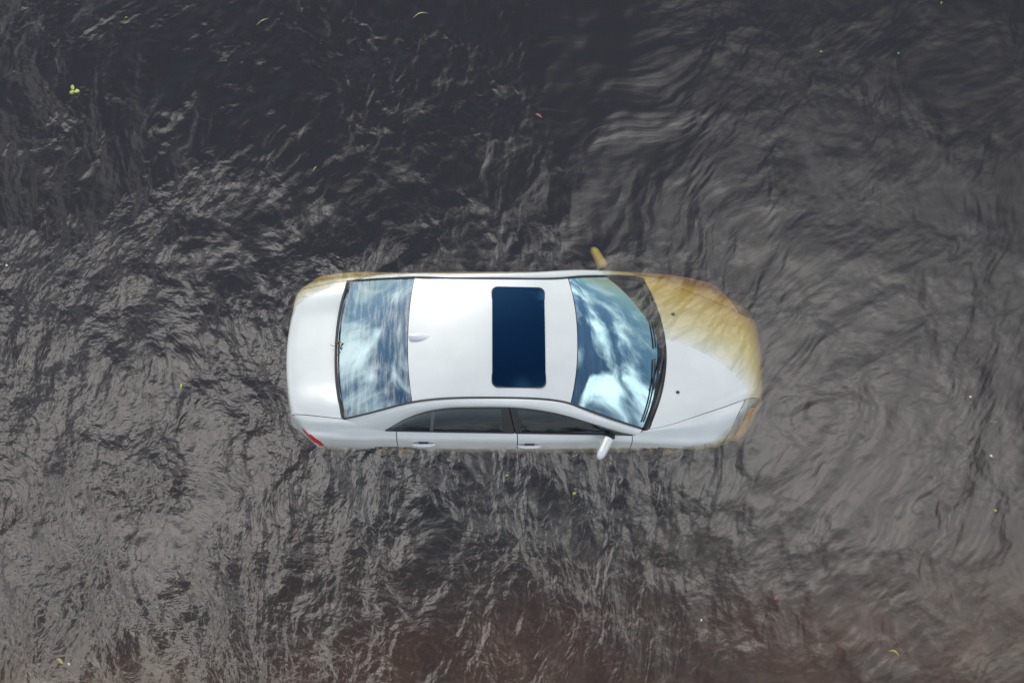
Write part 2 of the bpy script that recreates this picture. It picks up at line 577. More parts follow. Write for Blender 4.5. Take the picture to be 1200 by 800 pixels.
def rows(s):
    (xc, zc), p1, p2, p3 = s
    p1, p2, p3 = map(np.array, (p1, p2, p3))
    c0 = np.array((xc, 0, zc))
    r = [c0]
    def lat(f, fx, fz):
        return np.array((xc + (p1[0] - xc) * fx, p1[1] * f, zc + (p1[2] - zc) * fz))
    r.append(lat(.5, .26, .16))
    q = lat(.90, .82, 1.0)
    q[2] += .016
    r.append(q)
    r.append(p1)
    q = p1 + (p2 - p1) * .42
    q[2] = p1[2] + (p2[2] - p1[2]) * .16 + .004
    r.append(q)
    r.append(p2)
    q = (p2 + p3) / 2
    q[1] += .014
    q[2] += .024
    r.append(q)
    r.append(p3)
    low = min(.45, p3[2] - .05)
    r.append(np.array((p3[0], p3[1] - .012, low)))
    r.append(np.array((p3[0], p3[1] - .07, min(.2, low - .05))))
    return np.array(r)


CTRL = np.array([rows(s) for s in ST])              # station x row x 3 (near half, y > 0)
FULL = np.concatenate([CTRL[:, :0:-1] * (1, -1, 1), CTRL], axis=1)   # rows -9..9
NR = FULL.shape[1]
KU = np.arange(len(ST))


def F(us, vs):
    """surface points for station parameters us and row parameters vs (-9..9, positive = the car's left)"""
    us, vs = np.atleast_1d(us).astype(float), np.atleast_1d(vs).astype(float)
    S = spline(KU, FULL, us)                        # nu x NR x 3
    q = vs + 9
    i = np.clip(np.floor(q).astype(int), 0, NR - 2)
    f = (q - i)[None, :, None]
    p0 = S[:, np.maximum(i - 1, 0)]
    p1 = S[:, i]
    p2 = S[:, i + 1]
    p3 = S[:, np.minimum(i + 2, NR - 1)]
    d01 = np.maximum(np.linalg.norm(p1 - p0, axis=2, keepdims=True), 1e-4)
    d12 = np.maximum(np.linalg.norm(p2 - p1, axis=2, keepdims=True), 1e-4)
    d23 = np.maximum(np.linalg.norm(p3 - p2, axis=2, keepdims=True), 1e-4)
    m1 = d12 * ((p1 - p0) / d01 * d12 + (p2 - p1) / d12 * d01) / (d01 + d12)
    m2 = d12 * ((p2 - p1) / d12 * d23 + (p3 - p2) / d23 * d12) / (d12 + d23)
    e0 = (i == 0)[None, :, None]
    e1 = (i == NR - 2)[None, :, None]
    m1 = np.where(e0, p2 - p1, m1)
    m2 = np.where(e1, p2 - p1, m2)
    f2, f3 = f * f, f * f * f
    return (2 * f3 - 3 * f2 + 1) * p1 + (f3 - 2 * f2 + f) * m1 + (-2 * f3 + 3 * f2) * p2 + (f3 - f2) * m2


def Fp(u, v):
    return F([u], [v])[0, 0]


GAP = 0.004


def patch(u0, u1, v0, v1, gu0=1, gu1=1, gv0=1, gv1=1, inset=0.0, res=14):
    um, vm = (u0 + u1) / 2, (v0 + v1) / 2
    e = 0.02
    def du(u): return GAP / max(np.linalg.norm(Fp(u + e, vm) - Fp(u - e, vm)) / (2 * e), .02)
    def dv(v): return GAP / max(np.linalg.norm(Fp(um, min(v + e, 9)) - Fp(um, max(v - e, -9))) / (2 * e), .02)
    a0, a1 = u0 + du(u0) * gu0, u1 - du(u1) * gu1
    b0, b1 = v0 + dv(v0) * gv0, v1 - dv(v1) * gv1
    nu = max(4, int((u1 - u0) * res))
    nv = max(4, int((v1 - v0) * 8))
    Q = F(np.linspace(a0, a1, nu), np.linspace(b0, b1, nv))
    if inset: Q = Q + normals(Q) * inset            # normals of F point inwards/outwards: see OUT
    return Q


WHEEL_X = (-1.36, 1.37)


def in_arch(p):
    return any((p[0] - wx) ** 2 + (p[2] - .33) ** 2 < .365 ** 2 for wx in WHEEL_X) and abs(p[1]) > .6


# work out which way the grid normals of F point
_q = patch(11, 12, -1, 1)
OUT = 1.0 if normals(_q)[2, 2, 2] > 0 else -1.0

car = bpy.data.objects.new('sedan', None)
col.objects.link(car)
car.empty_display_size = 0.5
RM = Matrix.Rotation(PIT, 4, 'Y') @ Matrix.Rotation(-PHI, 4, 'X')
car.matrix_world = Matrix.Translation(CAR_T) @ RM
tag(car, 'silver white four door sedan stranded in dark floodwater, bonnet partly under water', 'car')

shellg = Geo()


def body_part(name, pieces, mat='paint', parent=car, depth=.02, arch=False):
    g = Geo()
    for pc in pieces:
        u0, u1, v0, v1 = pc[:4]
        Q = patch(u0, u1, v0, v1, *(pc[4:] or (1, 1, 1, 1)))
        g.panel(Q, depth, flip=OUT < 0, skip=in_arch if arch else None)
        S = patch(u0, u1, v0, v1, -2, -2, -2 if v0 > -8.9 else 0, -2 if v1 < 8.9 else 0)
        S = S - normals(S) * OUT * .017
        shellg.grid(S, flip=OUT < 0, skip=in_arch if arch else None)
    return g.build(name, M[mat], parent)


UD0, UDM, UD1 = 6.03, 7.83, 9.95                     # door shut lines
body_part('boot_lid', [(1.62, 5.0, -3, 3)])
body_part('bonnet', [(10.0, 13.45, -3, 3)])
body_part('rear_bumper', [(0, 1.62, -9, 9)])
body_part('front_bumper', [(13.45, 13.85, -3, 3, 1, 0, 1, 1), (13.85, 16, -9, 9, 1, 1, 0, 0), (12.75, 13.85, 7.0, 9), (12.75, 13.85, -9, -7.0)], arch=True)
gr = Geo()
for (a, b_) in ((14.35, 14.8), (15.2, 15.7)):
    Q = F(np.linspace(a, b_, 8), np.linspace(-2.4, 2.4, 24))
    gr.grid(Q + normals(Q) * OUT * .006, flip=OUT < 0)
gr.build('grille', M['plastic'], car)

doors = {}
for sgn in (-1, 1):
    def V(a, b, s=sgn):
        return (a, b) if s > 0 else (-b, -a)
    def V01(a, b, s=sgn):
        return (a, b) if s > 0 else (b, a)
    body_part('front_fender', [(10.0, 12.75, *V(3, 5), 1, 1, *V01(1, 0)), (UD1, 12.75, *V(5, 9), 1, 1, 0, 0)], arch=True)
    body_part('headlight', [(12.75, 13.42, *V(3, 7.0)), (13.42, 13.85, *V(3, 3.7), 0, 1, 1, 1)], mat='headlight')
    body_part('indicator', [(13.42, 13.85, *V(3.7, 7.0))], mat='amber')
    body_part('quarter_panel', [(2.30, 6.12, *V(3, 5), 1, 0, *V01(1, 0)), (2.62, UD0, *V(5.6, 9), 1, 1, 0, 0), (2.30, UD0, *V(5, 5.6), 1, 1, 0, 0), (1.62, 2.62, *V(7.4, 9), 1, 0, *V01(1, 0)), (1.62, 2.30, *V(3, 4.7), 1, 0, *V01(1, 1))], arch=True)
    body_part('tail_light', [(1.62, 2.30, *V(4.7, 7.4), 1, 0, 1, 1), (2.30, 2.62, *V(5.6, 7.4))], mat='taillight')
    doors[('rear', sgn)] = body_part('rear_door', [(UD0, UDM, *V(5, 9))], arch=True)
    doors[('front', sgn)] = body_part('front_door', [(UDM, UD1, *V(5, 9))], arch=True)
shellg.build('inner_body', M['shell'], car)

# ------------------------------------------------------------------ greenhouse
H_F, H_R = (.470, 1.388), (-1.162, 1.385)            # header centres (x, z)
EDGE_W = [(1.118, .800, .985), (.969, .776, 1.065), (.77, .735, 1.165), (.579, .692, 1.26), (.47, .666, 1.309), (.393, .647, 1.336)]
EDGE_D = [(.393, .647, 1.335), (.16, .617, 1.378), (-.16, .609, 1.402), (-.49, .608, 1.408), (-.815, .614, 1.398), (-1.11, .638, 1.355)]
EDGE_B = [(-1.11, .638, 1.355), (-1.35, .668, 1.255), (-1.58, .698, 1.145), (-1.79, .72, 1.052)]


def coons(edge, centre, nu, nv, px=2.2, pz=2.3, t0=0., t1=1., w=1.0):
    """surface between the two mirrored edge curves, bowed in plan and in height; the centre curve gives its middle"""
    E = curve(edge, 200)
    C = curve(centre, 200)
    idx = np.linspace(t0, t1, nu) * 199
    E = np.array([[np.interp(k, range(200), E[:, a]) for a in range(3)] for k in idx])
    C = np.array([[np.interp(k, range(200), C[:, a]) for a in range(3)] for k in idx])
    t = np.linspace(-w, w, nv)
    P = np.zeros((nu, nv, 3))
    a = np.abs(t)
    P[:, :, 0] = C[:, :1] + (E[:, :1] - C[:, :1]) * a ** px
    P[:, :, 1] = E[:, 1:2] * t
    P[:, :, 2] = C[:, 2:3] + (E[:, 2:3] - C[:, 2:3]) * a ** pz
    return P


C_ROOF = [(.470, 0, 1.392), (.16, 0, 1.440), (-.16, 0, 1.462), (-.49, 0, 1.468), (-.815, 0, 1.448), (-1.162, 0, 1.392)]
C_WIND = [(1.300, 0, 1.000), (1.10, 0, 1.122), (.88, 0, 1.242), (.70, 0, 1.322), (.56, 0, 1.370), (.470, 0, 1.390)]
C_REAR = [(-1.162, 0, 1.390), (-1.25, 0, 1.372), (-1.42, 0, 1.310), (-1.66, 0, 1.192), (-1.884, 0, 1.068)]
E_ROOF, E_WIND, E_REAR = EDGE_D, EDGE_W, EDGE_B


def surf_at(edge, centre, x, y, pz=2.3, px=2.2):
    """height of a coons surface at plan position x, y"""
    E = curve(edge, 120)
    C = curve(centre, 120)
    a = np.abs(y / E[:, 1])
    xx = C[:, 0] + (E[:, 0] - C[:, 0]) * a ** px
    zz = C[:, 2] + (E[:, 2] - C[:, 2]) * a ** pz
    k = np.argsort(xx)
    return float(np.interp(x, xx[k], zz[k]))


def up_panel(P, name, mat, parent=car, depth=.018, dz=0.0):
    N = normals(P)
    fl = N[P.shape[0] // 2, P.shape[1] // 2, 2] < 0
    if dz: P = P + (N if not fl else -N) * dz
    g = Geo()
    g.panel(P, depth, flip=fl)
    return g.build(name, mat, parent)


roofP = coons(E_ROOF, C_ROOF, 60, 60, t0=.0, t1=1.0, w=.985)
# sunroof opening: rounded rectangle cut out of the roof sheet, lid set in it
SX0, SX1, SY = -.352, .156, .508
SR = .055


def in_sun(p, grow=0.0):
    cx, hx = (SX0 + SX1) / 2, (SX1 - SX0) / 2 + grow
    hy = SY + grow
    qx_ = abs(p[0] - cx) - (hx - SR)
    qy_ = abs(p[1]) - (hy - SR)
    return math.hypot(max(qx_, 0), max(qy_, 0)) + min(max(qx_, qy_), 0) - SR < 0


roof = up_panel(roofP, 'roof', M['paint'])


def rounded_rect(x0, x1, y, r, seg=8):
    pts = []
    for cx, cy, a0 in ((x1 - r, y - r, 0), (x0 + r, y - r, 90), (x0 + r, -y + r, 180), (x1 - r, -y + r, 270)):
        for k in range(seg + 1):
            a = R(a0 + 90 * k / seg)
            pts.append((cx + r * math.cos(a), cy + r * math.sin(a)))
    return pts


def roof_z(x, y):
    return surf_at(E_ROOF, C_ROOF, x, y)


ring = rounded_rect(SX0, SX1, SY, SR)
g = Geo()
ys = np.concatenate([-SY + SR * (1 - np.cos(np.linspace(0, math.pi / 2, 9))), np.linspace(-SY + SR, SY - SR, 24)[1:-1], SY - SR + SR * np.sin(np.linspace(0, math.pi / 2, 9))])
LID = np.zeros((14, len(ys), 3))
for j, y in enumerate(ys):
    e_ = max(0, abs(y) - (SY - SR))
    ins = SR - math.sqrt(max(SR * SR - e_ * e_, 0))
    for i, f_ in enumerate(np.linspace(0, 1, 14)):
        x = SX0 + ins + (SX1 - SX0 - 2 * ins) * f_
        LID[i, j] = (x, y, roof_z(x, y) + .009)
g.grid(LID, flip=normals(LID)[7, 20, 2] < 0)
sunroof = g.build('sunroof', M['sunroof'], car)
g = Geo()
g.grid(LID - np.array((0, 0, .005)), flip=normals(LID)[7, 20, 2] < 0)
g.build('sunshade', principled('dark_sunshade', (0.006, 0.012, 0.022), .8), sunroof)
g = Geo()
loop_pts = [(x, y, roof_z(x, y) + .005) for x, y in ring]
g.tube(loop_pts + loop_pts[:2], .0065, 6)
g.build('sunroof_seal', M['rubber'], sunroof)

windP = coons(E_WIND, C_WIND, 40, 50, t0=.0, t1=.99, w=.985)
windscreen = up_panel(windP, 'windscreen', M['windscreen'], depth=.004, dz=-.004)
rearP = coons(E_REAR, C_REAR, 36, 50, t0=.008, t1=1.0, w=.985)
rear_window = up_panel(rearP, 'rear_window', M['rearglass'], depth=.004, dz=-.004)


def band(edge, centre, t0, t1, w0, w1, name, parent, dz=-.010, nu=14, nv=50):
    """black printed band just under the glass; w0..w1 of the half width on both sides, or the full width"""
    g = Geo()
    if w0 is None:
        P_ = coons(edge, centre, nu, nv, t0=t0, t1=t1, w=.985)
        N_ = normals(P_)
        s = 1 if N_[2, nv // 2, 2] > 0 else -1
        g.grid(P_ + N_ * s * dz, flip=s < 0)
    else:
        P_ = coons(edge, centre, nu, 201, t0=t0, t1=t1, w=.985)
        N_ = normals(P_)
        s = 1 if N_[2, 100, 2] > 0 else -1
        k = int(w0 * 100)
        sl = slice(0, 101 - k) if w1 < 0 else slice(100 + k, 201)
        g.grid((P_ + N_ * s * dz)[:, sl], flip=s < 0)
    return g.build(name, M['band'], parent)


band(E_WIND, C_WIND, .86, .975, None, None, 'shade_band', windscreen)
band(E_WIND, C_WIND, .0, .05, None, None, 'lower_band', windscreen)
band(E_WIND, C_WIND, .05, .86, .955, 1, 'side_band', windscreen)
band(E_WIND, C_WIND, .05, .86, .955, -1, 'side_band', windscreen)
band(E_REAR, C_REAR, .02, .12, None, None, 'upper_band', rear_window)
band(E_REAR, C_REAR, .95, 1.0, None, None, 'lower_band', rear_window)
band(E_REAR, C_REAR, .12, .95, .955, 1, 'side_band', rear_window)
band(E_REAR, C_REAR, .12, .95, .955, -1, 'side_band', rear_window)
g = Geo()
seal = coons(E_REAR, C_REAR, 3, 60, t0=.98, t1=1.0, w=.99)[-1]
g.tube(seal + np.array((-.004, 0, .020)), .014, 8, squash=.6)
g.build('window_seal', M['rubber'], rear_window)
# heater lines on the rear glass
g = Geo()
for k in range(11):
    t = .17 + .07 * k
    P_ = coons(E_REAR, C_REAR, 2, 60, t0=t, t1=t + .006, w=.9)
    g.grid(P_ + np.array((0, 0, -.008)))
g.build('heater_line', M['line'], rear_window)

# rubber moulding from the bonnet corner up the pillar, along the roof ditch and down to the boot
for sgn in (-1, 1):
    g = Geo()
    e = curve(EDGE_W[:-1] + EDGE_D + EDGE_B[1:], 120)
    e[:, 1] *= sgn
    N_off = np.array((0, 0, .003))
    g.tube(e + N_off, .0105, 8, squash=.6)
    g.build('roof_moulding', M['rubber'], car)

INNER = [(1.118, .80, .985), (.969, .776, 1.06), (.77, .735, 1.155), (.579, .692, 1.25), (.393, .647, 1.335), (.16, .617, 1.378),
         (-.16, .609, 1.402), (-.49, .608, 1.408), (-.815, .614, 1.398), (-1.11, .638, 1.355), (-1.35, .668, 1.255), (-1.58, .698, 1.145), (-1.79, .72, 1.052)]
OUTER = [(1.03, .850, .940), (.90, .838, .995), (.72, .812, 1.105), (.53, .780, 1.205), (.36, .748, 1.275), (.15, .714, 1.322),
         (-.16, .686, 1.346), (-.49, .681, 1.340), (-.78, .683, 1.313), (-1.00, .704, 1.250), (-1.17, .740, 1.165), (-1.30, .782, 1.065), (-1.40, .813, .968)]
SPAN = np.concatenate([[0], np.cumsum(np.linalg.norm(np.diff((np.array(INNER) + np.array(OUTER)) / 2, axis=0), axis=1))])
tt = np.linspace(0, SPAN[-1], 140)
IN_C, OUT_C = spline(SPAN, np.array(INNER), tt), spline(SPAN, np.array(OUTER), tt)
ws = np.linspace(0, 1, 16)
for sgn in (-1, 1):
    D = OUT_C - IN_C
    T = np.gradient((IN_C + OUT_C) / 2, axis=0)
    N = np.cross(T, D)
    N /= np.linalg.norm(N, axis=1, keepdims=True)
    N *= np.where(N[:, 2:3] < 0, -1, 1)
    bul = .030
    P_ = IN_C[:, None] + D[:, None] * ws[None, :, None] + N[:, None] * (bul * 4 * ws * (1 - ws))[None, :, None]
    P_ = P_.copy()
    P_[:, :, 1] *= sgn
    nn = normals(P_)
    fl = nn[60, 8, 2] < 0
    g = Geo()
    g.panel(P_, .03, flip=fl)
    g.build('roof_pillar', M['paint'], car)

# ------------------------------------------------------------------ side windows (children of the doors)
DT = np.array(OUTER)[::-1]
def top_at(x):
    xs = DT[:, 0]
    return np.array([np.interp(x, OUT_C[::-1, 0], OUT_C[::-1, a]) for a in (1, 2)])
def bot_at(x):
    return np.array((np.interp(x, [-1.4, -.83, -.215, .68, 1.03], [.812, .823, .832, .846, .851]),
                     np.interp(x, [-1.4, -.83, -.215, .68, 1.03], [.966, .963, .958, .945, .938])))


def side(x, t, sgn, off=0.0):
    a, b_ = bot_at(x), top_at(x)
    y, z = a + (b_ - a) * t
    bulge = .014 * 4 * t * (1 - t)
    ny, nz_ = .85, .5
    return (x, sgn * (y + (bulge + off) * ny), z + (bulge + off) * nz_)


def side_patch(xa0, xa1, xb0, xb1, t0, t1, sgn, off=0.0, nx=24, nt=10):
    """x runs from xa0..xa1 at the bottom edge and xb0..xb1 at the top edge"""
    P_ = np.zeros((nx, nt, 3))
    for i in range(nx):
        for j in range(nt):
            t = t0 + (t1 - t0) * j / (nt - 1)
            u = i / (nx - 1)
            xa, xb = xa0 + (xa1 - xa0) * u, xb0 + (xb1 - xb0) * u
            P_[i, j] = side(xa + (xb - xa) * t, t, sgn, off)
    return P_


def grid_part(name, Ps, mat, parent, sgn, depth=None):
    g = Geo()
    for P_ in Ps:
        nn = normals(P_)
        fl = nn[P_.shape[0] // 2, P_.shape[1] // 2, 1] * sgn < 0
        if depth: g.panel(P_, depth, flip=fl)
        else: g.grid(P_, flip=fl)
    return g.build(name, M[mat], parent)


for sgn in (-1, 1):
    fd, rd = doors[('front', sgn)], doors[('rear', sgn)]
    grid_part('window', [side_patch(-.055, .80, -.115, .80, .05, .93, sgn, -.006)], 'sideglass', fd, sgn)
    grid_part('window', [side_patch(-.93, -.245, -.90, -.27, .05, .93, sgn, -.006),
                         side_patch(-1.33, -.955, -1.33, -.925, .05, .93, sgn, -.006)], 'sideglass', rd, sgn)
    # black frames
    grid_part('window_frame', [side_patch(-.12, -.055, -.185, -.115, 0, 1, sgn, .001, 5),
                               side_patch(-.055, 1.02, -.115, 1.02, .93, 1.0, sgn, .001, 40, 4),
                               side_patch(-.055, 1.02, -.115, 1.02, .0, .05, sgn, .001, 40, 4),
                               side_patch(.80, 1.02, .80, 1.02, .05, .93, sgn, .001, 12, 8)], 'trim', fd, sgn, .012)
    grid_part('window_frame', [side_patch(-.245, -.13, -.27, -.195, 0, 1, sgn, .001, 5),
                               side_patch(-1.39, -.245, -1.39, -.27, .93, 1.0, sgn, .001, 40, 4),
                               side_patch(-1.39, -.245, -1.39, -.27, .0, .05, sgn, .001, 40, 4),
                               side_patch(-1.39, -1.325, -1.39, -1.325, .05, .93, sgn, .001, 8, 8)], 'trim', rd, sgn, .012)
    grid_part('window_divider', [side_patch(-.958, -.928, -.928, -.898, .04, .95, sgn, .003, 5)], 'bar', rd, sgn, .012)
    # bright belt strip under the glass
    g = Geo()
    g.tube([np.array(side(x, -.01, sgn, .004)) for x in np.linspace(-.12, 1.0, 30)], .006, 6)
    g.build('belt_strip', M['bar'], fd)
    g = Geo()
    g.tube([np.array(side(x, -.01, sgn, .004)) for x in np.linspace(-1.38, -.14, 30)], .006, 6)
    g.build('belt_strip', M['bar'], rd)
    # door handles: recess and pull
    for dr, xh in ((fd, .02), (rd, -1.00)):
        yb, zb = .922, .845
        # find the flank at this height
        us = np.interp(xh, [-1.3, -.6, 0, .62, 1.05], [6, 7, 8, 9, 10])
        pt = Fp(us, 6.95 * sgn if sgn < 0 else 7.3)
        nrm = Vector((0, sgn * .93, .36))
        c_ = Vector(pt)
        g = Geo()
        L = .118
        xs = np.linspace(-L, L, 13)
        g.tube([c_ + Vector((x, 0, 0)) + nrm * ((.027 if sgn < 0 else .02) - .016 * (x / L) ** 4) for x in xs],
               [.023 * (1 - .55 * abs(x / L) ** 3) for x in xs], 10, squash=.75, up=nrm)
        h_ = g.build('handle', M['handle'], dr)
        g = Geo()
        g.rbox(c_ + nrm * .008 + Vector((0, 0, .012)), (.10, .03, .036), .012)
        g.build('handle_cup', M['trim'], h_)

# ------------------------------------------------------------------ cowl and wipers
tq = np.linspace(-1, 1, 60)
base = coons(E_WIND, C_WIND, 2, 60, t0=0, t1=.01, w=.985)[0]
edge = F([10.0], np.linspace(-3, 3, 60))[0]
P_ = np.zeros((8, 60, 3))
for i, f_ in enumerate(np.linspace(0, 1, 8)):
    P_[i] = base * (1 - f_) + edge * f_
    P_[i, :, 2] -= .012 + .018 * math.sin(math.pi * f_)
up_panel(P_, 'cowl', M['plastic'], depth=.02)


def wind_pt(t, y, lift):
    E = curve(E_WIND, 100)
    C = curve(C_WIND, 100)
    k = t * 99
    e = np.array([np.interp(k, range(100), E[:, a]) for a in range(3)])
    c_ = np.array([np.interp(k, range(100), C[:, a]) for a in range(3)])
    s = abs(y / e[1])
    return Vector((c_[0] + (e[0] - c_[0]) * s ** 2.2, y, c_[2] + (e[2] - c_[2]) * s ** 2.3)) + Vector((.4, 0, .9)) * lift


for (y0, y1, yp) in ((-.74, -.10, -.10), (.02, .66, .68)):
    g = Geo()
    g.tube([wind_pt(.035 + .02 * f_, y0 + (y1 - y0) * f_, .016) for f_ in np.linspace(0, 1, 16)], .008, 6)
    w_ = g.build('wiper', M['plastic'], car)
    g = Geo()
    ym = (y0 + y1) / 2
    pv = wind_pt(.0, yp if yp > 0 else -.06, .0) + Vector((.05, 0, .0))
    g.tube([pv, pv * .5 + wind_pt(.03, ym, .03) * .5 + Vector((.012, 0, .012)), wind_pt(.045, ym, .03)], [.014, .011, .008], 8)
    g.build('wiper_arm', M['trim'], w_)

# washer jets on the bonnet
for y in (-.31, .28):
    g = Geo()
    u_ = 10.0
    vv = y / .76 * 2.8
    for uu in np.linspace(10, 11.5, 40):
        if Fp(uu, vv)[0] > 1.47: break
    p = Fp(uu, vv)
    g.rbox(Vector(p) + Vector((0, 0, .004)), (.034, .026, .016), .006)
    g.build('washer_jet', M['trim'], car)

# shark fin aerial on the roof
g = Geo()
sec = []
for f_ in np.linspace(0, 1, 12):
    x = -1.155 + .20 * f_
    wdt = .034 * math.sin(math.pi * min(1, f_ * .9 + .06)) ** .6
    hgt = .055 * (math.sin(math.pi * (1 - f_) * .62) ** 1.3) + .006
    zb = roof_z(max(x, -1.12), 0) - .004
    ringp = [(x, wdt * math.cos(a), zb + hgt * max(0, math.sin(a)) ** .8) for a in np.linspace(0, math.pi, 11)]
    sec.append(ringp)
g.grid(np.array(sec), flip=False)
g.add(sec[0], [tuple(range(11))])
g.add(sec[-1], [tuple(range(10, -1, -1))])
g.build('antenna', M['handle'], car)

# ------------------------------------------------------------------ door mirrors
for sgn in (-1, 1):
    fd = doors[('front', sgn)]
    a0 = Vector((.785, sgn * .885, .985))
    a1 = Vector((.675, sgn * 1.105, 1.005))
    ax = (a1 - a0).normalized()
    fw = Vector((ax.y * sgn, -ax.x * sgn, 0)).normalized()
    if fw.x < 0: fw = -fw
    upv = Vector((0, 0, 1))
    g = Geo()
    rings = []
    nS, nA = 14, 20
    for i in range(nS):
        f_ = i / (nS - 1)
        c_ = a0 + (a1 - a0) * f_
        prof = min(1, (f_ / .10 + .25)) if f_ < .1 else (1 - max(0, (f_ - .72) / .28) ** 2.4 * .55)
        rx = (.066 - .016 * f_) * prof
        rz = (.075 - .010 * f_) * prof
        rr = []
        for k in range(nA):
            a = 2 * math.pi * k / nA
            cx_, cz_ = math.cos(a), math.sin(a)
            e_ = .75
            X_ = abs(cx_) ** e_ * math.copysign(1, cx_) * rx
            Z_ = abs(cz_) ** e_ * math.copysign(1, cz_) * rz
            if X_ < 0: X_ *= .72
            rr.append(c_ + fw * X_ + upv * Z_)
        rings.append(rr)
    vs_ = [p for r_ in rings for p in r_]
    fs_ = []
    for i in range(nS - 1):
        for k in range(nA):
            q = (i * nA + k, i * nA + (k + 1) % nA, (i + 1) * nA + (k + 1) % nA, (i + 1) * nA + k)
            fs_.append(q if sgn < 0 else q[::-1])
    fs_.append(tuple(range(nA)) if sgn > 0 else tuple(range(nA - 1, -1, -1)))
    fs_.append(tuple((nS - 1) * nA + k for k in (range(nA) if sgn < 0 else range(nA - 1, -1, -1))))
    g.add(vs_, fs_)
    mir = g.build('side_mirror', M['paint'], car)
    g = Geo()
    cc = (a0 + a1) / 2 - fw * .046
    rot = Matrix((ax, fw, upv)).transposed()
    g.rbox(cc, (.17, .006, .10), .003, rot=rot)
    g.build('mirror_glass', M['mirrorglass'], mir)
    g = Geo()
    g.rbox(Vector((.80, sgn * .865, .965)), (.10, .07, .045), .015)
    g.build('mirror_foot', M['trim'], mir)

# ------------------------------------------------------------------ cabin
g = Geo()
g.rbox((0, 0, .34), (2.9, 1.5, .05), .02)
g.build('floor_pan', M['carpet'], car)
g = Geo()
P_ = np.zeros((14, 30, 3))
for i, f_ in enumerate(np.linspace(0, 1, 14)):
    for j, t in enumerate(np.linspace(-1, 1, 30)):
        x0 = 1.30 - .2 * abs(t) ** 2.2
        x = x0 - f_ * .55
        P_[i, j] = (x, t * .76, .965 - .05 * f_ + .02 * math.sin(f_ * 3) - (.28 * max(0, f_ - .82) / .18))
nn = normals(P_)
g.panel(P_, .1, flip=nn[3, 15, 2] < 0)
dash = g.build('dashboard', M['dash'], car)
g = Geo()
ringp = [Vector((.50 + .10 * math.sin(a) * .5, -.37 + .185 * math.cos(a), .93 + .16 * math.sin(a))) for a in np.linspace(0, 2 * math.pi, 33)]
g.tube(ringp, .016, 8, cap=False)
g.rbox((.52, -.37, .93), (.06, .16, .10), .03)
g.build('steering_wheel', M['dash'], car)
for sy in (-.37, .37):
    g = Geo()
    g.rbox((-.05, sy, .58), (.52, .50, .16), .06)
    rot = Matrix.Rotation(R(-16), 3, 'Y')
    g.rbox((-.36, sy, .88), (.15, .48, .62), .06, rot=rot)
    s_ = g.build('front_seat', M['seat'], car)
    g = Geo()
    g.rbox((-.47, sy, 1.25), (.10, .26, .17), .045, rot=rot)
    g.build('headrest', M['seat'], s_)
g = Geo()
g.rbox((-.95, 0, .60), (.50, 1.30, .18), .06)
rot = Matrix.Rotation(R(-22), 3, 'Y')
g.rbox((-1.24, 0, .86), (.16, 1.30, .56), .06, rot=rot)
s_ = g.build('rear_seat', M['seat'], car)
for sy in (-.40, .40):
    g = Geo()
    g.rbox((-1.36, sy, 1.15), (.10, .26, .13), .04, rot=rot)
    g.build('headrest', M['seat'], s_)
g = Geo()
P_ = np.array([[(x, t * (.68 + (x + 1.35) * -.02), 1.035 + .02 * (x + 1.86)) for t in np.linspace(-1, 1, 14)] for x in np.linspace(-1.86, -1.36, 8)])
g.grid(P_)
g.build('parcel_shelf', M['seat'], car)

# ------------------------------------------------------------------ wheels
for wx in WHEEL_X:
    for sgn in (-1, 1):
        g = Geo()
        prof = [(.205, .09), (.25, .102), (.30, .105), (.323, .09), (.328, .05), (.328, -.05), (.323, -.09), (.30, -.105), (.22, -.10)]
        seg = 36
        cy = sgn * .79
        vs_ = [(wx + r_ * math.cos(2 * math.pi * k / seg), cy + w_ * sgn, .33 + r_ * math.sin(2 * math.pi * k / seg)) for r_, w_ in prof for k in range(seg)]
        fs_ = [(i * seg + k, i * seg + (k + 1) % seg, (i + 1) * seg + (k + 1) % seg, (i + 1) * seg + k) for i in range(len(prof) - 1) for k in range(seg)]
        g.add(vs_, fs_)
        wh = g.build('wheel', M['tyre'], car)
        g = Geo()
        yb = cy + sgn * .07
        g.tube([(wx, yb - sgn * .15, .33), (wx, yb - sgn * .02, .33)], .2, 24, up=(1, 0, 0))
        for k in range(10):
            a = 2 * math.pi * k / 10
            g.tube([(wx, yb + sgn * .012, .33), (wx + .2 * math.cos(a), yb, .33 + .2 * math.sin(a))], [.024, .014], 6, up=(0, 1, 0))
        g.build('rim', M['rim'], wh)

# ------------------------------------------------------------------ floating leaves and straws
leafmat = {}


def leaf_mat(name, c):
    if name not in leafmat:
        leafmat[name] = principled('leaf_' + name, c, .5, vary=.35, vscale=60)
    return leafmat[name]


COL = {'lime': (.48, .55, .12), 'green': (.15, .28, .04), 'yellow': (.50, .46, .12), 'straw': (.42, .38, .20), 'pale': (.72, .72, .66),
       'orange': (.62, .30, .14), 'pink': (.38, .13, .12), 'brown': (.18, .09, .05)}


